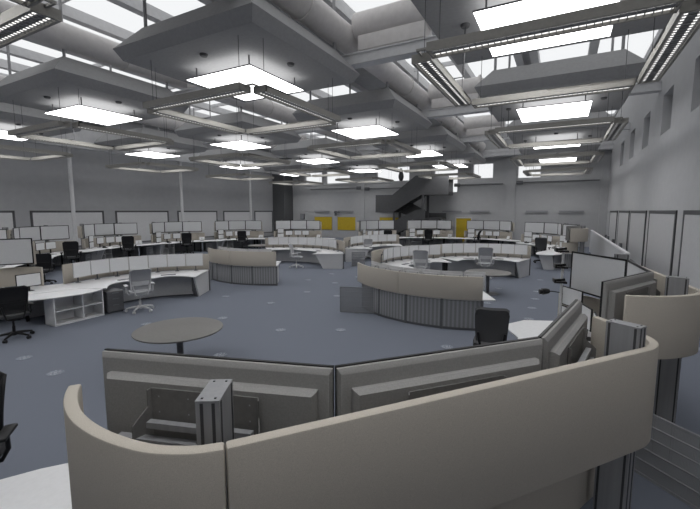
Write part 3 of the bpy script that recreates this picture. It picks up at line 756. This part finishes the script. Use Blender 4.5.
# furniture around the low consoles
def shelf_model():
    w, d, h = 1.2, .42, .69; t = .028
    sh = MB().box(-w/2, -w/2+t, 0, d, 0, h).box(w/2-t, w/2, 0, d, 0, h).box(-t/2+.1, t/2+.1, 0, d, 0, h)
    return [P('carcass', MB().box(-w/2, -w/2+t, 0, d, 0, h).box(w/2-t, w/2, 0, d, 0, h).box(-w/2, w/2, 0, d, 0, .04).box(-w/2, w/2, 0, d, h-t, h).box(-w/2, w/2, d-.015, d, 0, h), 'white'),
            P('divider', MB().box(-t/2+.08, t/2+.08, .005, d, .04, h-t), 'white'), P('shelf', MB().box(-w/2+t, w/2-t, .01, d-.015, .34, .34+t), 'white')]
place('open_shelf_unit', shelf_model(), (-10.71, 5.28, 0), PI/2 + R(3), 'white open two-by-two shelf unit under the left desk beside a dark pedestal', 'shelf')
cd = [P('worktop', MB().prism([(.0, -1.1), (.28, -.5), (.4, .05), (.3, .45), (.05, .85), (-1.5, .75), (-1.45, -.2), (-1.6, -.8)], .700, .728), 'white', bevel=.004), P('leg_panel', MB().box(-1.3, -1.27, -.5, .5, 0, .7), 'whitem')]
place('corner_desk', cd, (-10.9, 5.2, 0), 0, 'white wedge-shaped desk top over the open shelf unit, left', 'desk')
place('drawer_pedestal', PED, (-11.02, 6.25, 0), PI/2 - R(10), 'dark drawer pedestal right of the white open shelf unit', 'pedestal')
place('desk_monitor', SOLOM, (-11.98, 4.75, .74), PI/2 + R(4), 'single black-framed monitor standing on the left-edge desk', 'monitor')
place('desk_monitor', SOLOM, (-12.15, 3.75, .74), PI/2 + R(10), 'black-framed monitor cut by the left picture edge above the chair', 'monitor')
def chair(m, x, y, rz, label, group=None, k=CS, skip=()):
    o = place('office_chair', m, (x, y, 0), rz, label, 'chair', group, skip); o.scale = (k, k, k)
chair(CH_W, -10.3, 6.62, facing(-10.3, 6.62, 10), 'white mesh-backed swivel chair at the shelf-end console, left', 'white mesh chairs', 1.14)
chair(CH_W, -11.45, 15.55, R(-70), 'white swivel chair seen side-on, left of the slanted white leg', 'white mesh chairs')
chair(CH_W, -4.75, 14.6, facing(-4.75, 14.6, -4), 'grey-backed swivel chair at left inside the far right ring', 'white mesh chairs', 1.22)
chair(CH_W, -2.75, 17.0, facing(-2.75, 17, 4), 'grey-backed swivel chair at right inside the far right ring', 'white mesh chairs', 1.22)
chair(CH_W, -10.0, 20.6, facing(-10, 20.6, 10), 'white swivel chair at the small console left of the stair', 'white mesh chairs')
chair(CH_B, -4.6, 1.19, R(-128), 'black mesh chair cut by the left picture edge at the lowest corner', k=1.15)
chair(CH_S, -.97, 6.85, facing(-.97, 6.85, 3), 'charcoal solid-backed chair just beyond the foreground displays', k=1.14, skip=('armrest',))
TBL = [P('table_top', MB().lathe([(0, 0.70), (.72, .70), (.74, .715), (.74, .73), (.73, .735), (0, .735)], 48), 'table'), P('table_column', MB().tube([(0, 0, .03), (0, 0, .70)], .055, 16), 'greyd'), P('table_base', MB().lathe([(0, 0), (.36, 0), (.36, .012), (.06, .035), (0, .035)], 32), 'greyd')]
place('round_table', TBL, (-5.85, 4.45, 0), 0, 'round taupe table alone on the floor behind the foreground displays', 'table', 'round tables')
place('round_table', TBL, (-2.1, 13.75, 0), 0, 'round grey table mostly hidden behind the right-centre console', 'table', 'round tables')
place('round_table', TBL, (-16.0, 18.1, 0), 0, 'round grey table beyond the left-centre console', 'table', 'round tables')

def pole_model():
    tr = []
    for z in (.82, 1.08, 1.36):
        tr.append(P('handset_tray', MB().box(-.13, .07, -.1, .1, z, z+.03).box(-.13, -.1, -.1, .1, z, z+.07).obox((-.03, 0, z+.05), (.16, .05, .04), 0, 0, R(-8)), 'black', bevel=.006))
    return [P('pole', MB().tube([(0, 0, 0), (0, 0, 1.44)], .02, 12), 'whitem'), P('pole_base', MB().lathe([(0, 0), (.1, 0), (.1, .012), (.03, .02), (0, .02)], 20), 'whitem')] + tr
place('equipment_pole', pole_model(), (.06, 7.62, .74), R(10), 'pale pole carrying black handset trays left of the right-hand console displays', 'pole')
# gooseneck lamp clipped to the right-hand console
def goose():
    pts = [(0, 0, 0), (0, 0, .35), (.04, .0, .5), (.15, 0, .58), (.3, 0, .6), (.36, 0, .6)]
    return [P('lamp_base', MB().lathe([(.06, 0), (.06, .02), (.02, .03)], 16), 'black'), P('gooseneck', MB().tube(pts, .009, 8), 'black'), P('lamp_head', MB().tube([(.35, 0, .60), (.40, 0, .60), (.47, 0, .59)], [.04, .055, .06], 12).tube([(.47, 0, .59), (.52, 0, .585)], .045, 12), 'black')]
place('gooseneck_lamp', goose(), (.2, 8.02, .74), R(200), 'black gooseneck lamp reaching left from the right-hand console', 'lamp')

# white ribbed railing along the right wall
place('railing', [P('ribbed_infill', MB().strip([(1.85, 14.6), (1.85, 31.2)], .06, .02, 1.46), 'ribw'), P('top_rail', MB().box(1.8, 1.9, 14.55, 31.25, 1.46, 1.52), 'white'), P('end_post', MB().box(1.79, 1.91, 31.15, 31.3, 0, 1.5), 'whitem'), P('end_post', MB().box(1.79, 1.91, 14.5, 14.62, 0, 1.5), 'whitem')], (0, 0, 0), 0, 'long white ribbed railing parallel to the right wall', 'railing')

# floor vents
VM = [P('vent_ring', MB().lathe([(.0, 0), (.15, 0), (.15, .004), (.13, .006), (.125, .003), (0, .003)], 24), 'vent'), ]
def vent_model():
    g = MB()
    for k in range(8):
        a = 2*PI*k/8; g.obox((.075*math.cos(a), .075*math.sin(a), .0045), (.07, .018, .003), a+.6)
    g.lathe([(0, .003), (.025, .003), (.025, .006), (0, .006)], 12)
    return [P('vent_plate', MB().lathe([(.0, 0), (.13, 0), (.13, .004), (.118, .006), (.11, .003), (0, .003)], 24), 'ventd'), P('vent_grille', g, 'vent')]
VM = vent_model()
VENTS = [(-8.92, 3.35, 'leftmost, near the left-edge chair'), (-7.6, 3.27, 'second from the left, near the left-edge chair'), (-8.96, 5.89, 'left of the round taupe table'), (-7.71, 7.19, 'just beyond the round taupe table'), (-5.73, 5.25, 'at the right side of the round taupe table'),
 (-9.61, 9.13, 'near the tip of the shelf-end desk'), (-7.69, 9.11, 'in front of the left-centre console, right end'), (-8.97, 12.96, 'behind the right end of the left-centre console'), (-7.65, 10.98, 'mid floor between the two turned-away consoles, left'), (-8.9, 14.73, 'before the slanted white leg'),
 (-7.66, 12.91, 'mid floor right of the slanted white leg'), (-6.41, 10.93, 'left of the perforated wing panel, mid picture'), (-7.51, 14.58, 'farthest of the mid floor'), (-5.71, 7.09, 'between the foreground displays and mid picture, left'), (-4.46, 7.77, 'just before the right-centre console wing'), (-1.95, 7.81, 'before the right-centre console base, right'),
 (-1.27, 20.07, 'farthest in the right aisle'), (-.64, 17.47, 'second farthest in the right aisle'), (-1.88, 14.83, 'beside the hidden round table'), (-.62, 14.87, 'third farthest in the right aisle'), (-.61, 13.57, 'in the middle of the right aisle'), (-1.87, 12.26, 'at the right end of the right-centre console'), (-.62, 12.24, 'left of the gooseneck lamp'), (-.61, 10.93, 'nearest in the right aisle'), (2.59, 10.14, 'at the right picture edge by the right wall')]
for x, y, nm in VENTS:
    place('floor_vent', VM, (x, y, 0), random.random(), 'small round floor vent ' + nm, 'floor vent', 'round floor vents')

# ------------------------------------------------------------------ world, camera, view
w = bpy.data.worlds.new('World'); SC.world = w; w.use_nodes = True
bg = w.node_tree.nodes.get('Background') or w.node_tree.nodes.new('ShaderNodeBackground')
bg.inputs[0].default_value = (.97, .985, 1.0, 1); bg.inputs[1].default_value = .98
cam = bpy.data.cameras.new('camera'); co = link(bpy.data.objects.new('camera', cam))
cam.sensor_width = 36; cam.lens = 36*389/700; cam.clip_start = .05; cam.clip_end = 200
co.location = (0, 0, EYE); co.rotation_euler = (R(90-6.381), 0, R(28.443))
SC.camera = co
SC.view_settings.view_transform = 'Standard'; SC.view_settings.look = 'None'; SC.view_settings.gamma = 1; SC.view_settings.use_curve_mapping = False
SC.view_settings.exposure = 0.1
SC.cycles.max_bounces = 6; SC.cycles.diffuse_bounces = 4; SC.cycles.transparent_max_bounces = 10
